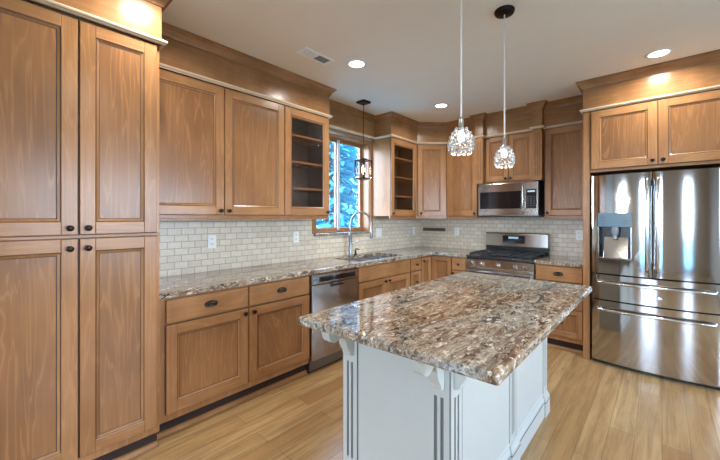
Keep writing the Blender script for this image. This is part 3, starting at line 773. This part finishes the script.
# base moulding stepping round the posts
o = .018
bp2 = [(IX0 - .004, IY1), (IX0 - .004, IY0 - .004)]
pth = [(IX0 - .004, IY1)]
def stepx(pth, y, xs_):     # along front, travelling +x (out = -y)
    pass
front = [(IX0, IY0 - .004), (IX0 + PW, IY0 - .004), (IX0 + PW, IY0 + .004), (IX1 - PW, IY0 + .004), (IX1 - PW, IY0 - .004), (IX1 + .004, IY0 - .004)]
right = [(IX1 + .004, IY0 + PW), (IX1 - .006, IY0 + PW), (IX1 - .006, 1.885), (IX1 + .004, 1.885), (IX1 + .004, 1.885 + PW), (IX1 - .006, 1.885 + PW), (IX1 - .006, IY1 - PW), (IX1 + .004, IY1 - PW), (IX1 + .004, IY1)]
prof = [(0, 0), (o, 0), (o, .095), (o - .002, .099), (o + .0, .104), (o - .002, .118), (o - .010, .130), (.004, .142), (0, .142)]
front[0] = (IX0 - .004, IY0 - .004)
b = MB(); b.sweep(front + right, prof, 'paint')
b.sweep(front + right, [(o - .003, .0965), (o + .0012, .0965), (o + .0012, .1025), (o - .003, .1025)], 'antique')
b.build('base_moulding', t)

# island worktop
b = MB()
jx0, jx1, jy0, jy1 = -1.258, -.346, .962, 2.70
slab(b, [(-1.249, .957), (-.354, .996), (-.345, jy1), (jx0, jy1)], 'granite', .009)
tag(b.build('worktop'), 'large polished granite slab on top of the white island', 'countertop')

# ---------------------------------------------------------------- lights
def downlight(x, y, label, on=True):
    t = thing('recessed_downlight', label, 'ceiling light', (x, y, CEIL), 0, 'recessed ceiling lights')
    MB().lathe([(.062, -.001), (.066, -.006), (.088, -.004), (.092, -.001)], 'white', 32).build('trim_ring', t)
    MB().lathe([(0, -.002), (.0625, -.002), (.0625, -.0008), (0, -.0008)], 'lens', 28).build('lens', t)
    l = bpy.data.lights.new('downlight_lamp', 'AREA'); l.shape = 'DISK'; l.size = .12; l.energy = DOWN_W; l.color = (1, .98, .93); l.spread = R(160)
    o = bpy.data.objects.new('lamp', l); o.location = (0, 0, -.012); o.parent = t; C.objects.link(o)
downlight(-1.945, 2.116, 'round recessed ceiling light nearest the ceiling vent')
downlight(-1.93, 3.57, 'round recessed ceiling light near the diagonal corner cabinet')
downlight(-.02, 3.60, 'round recessed ceiling light in front of the refrigerator cabinet')
downlight(-1.945, .632, 'round recessed ceiling light in front of the pantry')
downlight(-.02, .632, 'round recessed ceiling light above the camera side of the island')
downlight(1.6, 2.1, 'round recessed ceiling light over the room beyond the island')

def crystal_pendant(x, y, zb, label):
    t = thing('pendant_lamp', label, 'pendant light', (x, y, CEIL), 0, 'crystal pendants over the island')
    MB().lathe([(0, -.001), (.06, -.001), (.062, -.008), (.055, -.022), (.02, -.028), (0, -.028)], 'bronze', 28).build('canopy', t)
    zt = zb + .130 - CEIL
    MB().tube([(0, 0, -.026), (0, 0, zt + .055)], .0045, 'cord', 8).build('cord', t)
    MB().lathe([(0, zt + .06), (.008, zt + .06), (.013, zt + .045), (.013, zt + .01), (.02, zt), (.02, zt - .012), (0, zt - .012)], 'chrome', 20).build('socket', t)
    b = MB(); k0 = zt
    for r in range(7):
        u = r / 6; z = k0 - .002 - .116 * u
        rad = .057 * math.sin(math.pi * (.16 + .53 * u))
        n = max(6, int(2 * math.pi * rad / .026))
        for i in range(n):
            a = 2 * math.pi * (i + .5 * (r % 2)) / n
            q = bmesh.new(); bmesh.ops.create_icosphere(q, subdivisions=1, radius=.0098)
            b.add(q, 'crystal', False, T(rad * math.cos(a), rad * math.sin(a), z) @ Matrix.Rotation(random.random() * 6, 4, (random.random(), random.random(), .3)))
        b.tube([(rad * math.cos(2 * math.pi * k / 24), rad * math.sin(2 * math.pi * k / 24), z) for k in range(25)], .0012, 'chrome', 5)
    b.build('crystal_shade', t)
    MB().lathe([(0, zt - .012), (.010, zt - .012), (.017, zt - .03), (.018, zt - .045), (.011, zt - .06), (0, zt - .064)], 'bulbw', 16).build('bulb', t)
    l = bpy.data.lights.new('pendant_lamp', 'POINT'); l.energy = PEND_W; l.color = (1, .9, .76); l.shadow_soft_size = .025
    o = bpy.data.objects.new('lamp', l); o.location = (0, 0, zt - .20); o.parent = t; C.objects.link(o)
crystal_pendant(-.744, 1.58, 1.682, 'crystal pendant lamp over the island, the nearer and larger-looking one')
crystal_pendant(-.744, 2.198, 1.686, 'crystal pendant lamp over the far end of the island, before the microwave')

t = thing('lantern_pendant', 'black square lantern pendant with a glowing bulb hanging over the sink', 'pendant light', (-2.518, 2.856, CEIL))
b = MB(); b.box(-.06, .06, -.06, .06, -.022, -.001, 'bronze', .005); b.build('canopy', t)
z1 = 2.02 - CEIL; z0 = 1.80 - CEIL
MB().tube([(0, 0, -.02), (0, 0, z1 + .01)], .004, 'bronze', 8).build('rod', t)
b = MB(); h = .066; q = .006
b.box(-h - .008, h + .008, -h - .008, h + .008, z1 - .012, z1, 'bronze', .003); b.box(-.03, .03, -.03, .03, z1, z1 + .02, 'bronze', .003)
b.build('cap', t)
b = MB()
for sx in (-1, 1):
    for sy in (-1, 1): b.box(sx * h - q, sx * h + q, sy * h - q, sy * h + q, z0, z1 - .012, 'bronze')
for s in (-1, 1):
    b.box(-h, h, s * h - q, s * h + q, z0, z0 + .012, 'bronze'); b.box(s * h - q, s * h + q, -h, h, z0, z0 + .012, 'bronze')
b.build('frame', t)
for s in (-1, 1):
    MB().box(-h + q, h - q, s * h - .0015, s * h + .0015, z0 + .012, z1 - .012, 'clearpane').build('glass_pane', t); MB().box(s * h - .0015, s * h + .0015, -h + q, h - q, z0 + .012, z1 - .012, 'clearpane').build('glass_pane', t)
MB().lathe([(0, z1 - .012), (.013, z1 - .012), (.013, z1 - .06), (0, z1 - .06)], 'bronze', 14).build('socket', t)
MB().lathe([(0, z1 - .06), (.010, z1 - .06), (.017, z1 - .09), (.017, z1 - .13), (.010, z1 - .155), (0, z1 - .16)], 'bulb', 14).build('bulb', t)
l = bpy.data.lights.new('lantern_lamp', 'POINT'); l.energy = 2.0; l.color = (1, .8, .55); l.shadow_soft_size = .02
o_ = bpy.data.objects.new('lamp', l); o_.location = (0, 0, z0 + .02); o_.parent = t; C.objects.link(o_)

# ceiling vent
t = thing('ceiling_vent', 'white rectangular air vent with two louvre banks in the ceiling', 'vent', (-2.10, 1.79, CEIL), 90)
b = MB(); L2, W2 = .155, .062
b.box(-L2, L2, -W2, -W2 + .02, -.006, -.0005, 'ventwhite', .002); b.box(-L2, L2, W2 - .02, W2, -.006, -.0005, 'ventwhite', .002)
b.box(-L2, -L2 + .025, -W2 + .02, W2 - .02, -.006, -.0005, 'ventwhite', .002); b.box(L2 - .025, L2, -W2 + .02, W2 - .02, -.006, -.0005, 'ventwhite', .002); b.box(-.006, .006, -W2 + .02, W2 - .02, -.006, -.0005, 'ventwhite')
b.build('frame', t)
MB().box(-L2 + .02, L2 - .02, -W2 + .015, W2 - .015, -.0015, -.0005, 'slot').build('backing', t)
for i in range(14):
    x = (-L2 + .034 + i * .0175) if i < 7 else (.016 + (i - 7) * .0175)
    s = 1 if i < 7 else -1
    MB().box(-.0075, .0075, -W2 + .02, W2 - .02, -.001, .001, 'ventwhite', 0, T(x, 0, -.005) @ RY(38 * s)).build('louvre', t)

# outlets and switches
def plate(x, y, z, rot, label, switch=False, W=.072):
    t = thing('wall_outlet' if not switch else 'light_switch', label, 'outlet' if not switch else 'switch', (x, y, z), rot, 'white wall plates on the backsplash')
    MB().box(-W / 2, W / 2, -.006, 0, -.058, .058, 'white', .003).build('cover_plate', t)
    if switch:
        for k in (-.023, .023): MB().box(k - .016, k + .016, -.009, -.006, -.033, .033, 'white', .002).build('rocker', t)
    else:
        for k in (-.022, .022):
            s = MB().box(-.017, .017, -.008, -.006, k - .016, k + .016, 'white', .002).build('socket', t)
            MB().box(-.008, -.005, -.0086, -.0078, k - .006, k + .008, 'slot').build('slot', s); MB().box(.005, .008, -.0086, -.0078, k - .006, k + .008, 'slot').build('slot', s)
lx = WX + .009; by = WY - .009
plate(lx, 1.285, 1.165, 90, 'white outlet on the tile nearest the pantry')
plate(lx, 2.17, 1.165, 90, 'white outlet on the tile behind the dishwasher, left of the faucet')
plate(lx, 3.56, 1.165, 90, 'double white switch on the tile right of the faucet', True, .118)
plate(lx, 4.42, 1.165, 90, 'white outlet on the left wall close to the room corner')
plate(-2.24, by, 1.165, 0, 'white outlet on the back wall just left of the range')
plate(-.715, by, 1.165, 0, 'white outlet between the range and the refrigerator')
t = thing('knife_strip', 'dark magnetic knife strip on the tile in the back corner', 'knife strip', (-2.80, by, 1.185))
MB().box(0, .38, -.02, 0, -.026, .026, 'redbrown', .003).build('bar', t)
MB().box(.01, .37, -.0215, -.0195, -.005, .005, 'black').build('magnet_face', t)

# ---------------------------------------------------------------- outside the sink window
struct(MB().box(-40, 40, -40, 40, -.5, -.35, 'lawn').build('ground'))
def spruce(x, y, H, rad, label, seed):
    rnd = random.Random(seed)
    t = thing('spruce_tree', label, 'tree', (x, y, -.35), 0, 'trees outside the window')
    MB().tube([(0, 0, 0), (0, 0, H * .5), (0, 0, H * .97)], [.14, .09, .015], 'bark', 8).build('trunk', t)
    bm = bmesh.new()
    n = int(H * 34)
    br = MB()
    for i in range(n):
        u = (i + .5) / n; z = H * (.06 + .92 * u); Lb = rad * (1 - u) ** .8 * (.75 + .4 * rnd.random()) + .08
        a = i * 2.39996; d = Vector((math.cos(a), math.sin(a), -.22)); sd = Vector((-math.sin(a), math.cos(a), 0))
        if i % 3 == 0: br.tube([(0, 0, z), tuple(Vector((0, 0, z)) + d * Lb * .9)], [.014, .004], 'bark', 5)
        k = int(10 + Lb * 16)
        for j in range(k):
            f = .15 + .85 * j / k; p = Vector((0, 0, z)) + d * (Lb * f) + sd * rnd.uniform(-.28, .28) * Lb * (1.1 - f) + Vector((0, 0, rnd.uniform(-.08, .04)))
            w_ = rnd.uniform(.11, .22); e = (d + sd * rnd.uniform(-.9, .9) + Vector((0, 0, rnd.uniform(-.5, .2)))).normalized(); s_ = e.cross(Vector((rnd.uniform(-.4, .4), rnd.uniform(-.4, .4), 1))).normalized()
            vs = [bm.verts.new(p - s_ * w_ * .35), bm.verts.new(p + e * w_ * .9 - s_ * w_ * .25), bm.verts.new(p + e * w_ * 1.9), bm.verts.new(p + e * w_ * .9 + s_ * w_ * .25 + Vector((0, 0, .02)))]
            bm.faces.new(vs)
    br.build('branches', t)
    b = MB(); b.add(bm, 'leaf'); b.build('foliage', t)
spruce(-5.7, 5.3, 5.0, 1.3, 'spruce standing nearest outside the sink window', 3)
spruce(-9.0, 8.6, 8.5, 2.1, 'large spruce standing right behind the nearest one outside the window', 5)
spruce(-7.2, 13.4, 8.0, 2.0, 'spruce standing farther to the right outside the sink window', 8)
spruce(-12.6, 5.0, 8.0, 2.0, 'spruce standing farther to the left outside the sink window', 9)
spruce(-13.0, 12.2, 10.0, 2.6, 'tallest spruce at the very back outside the sink window', 11)
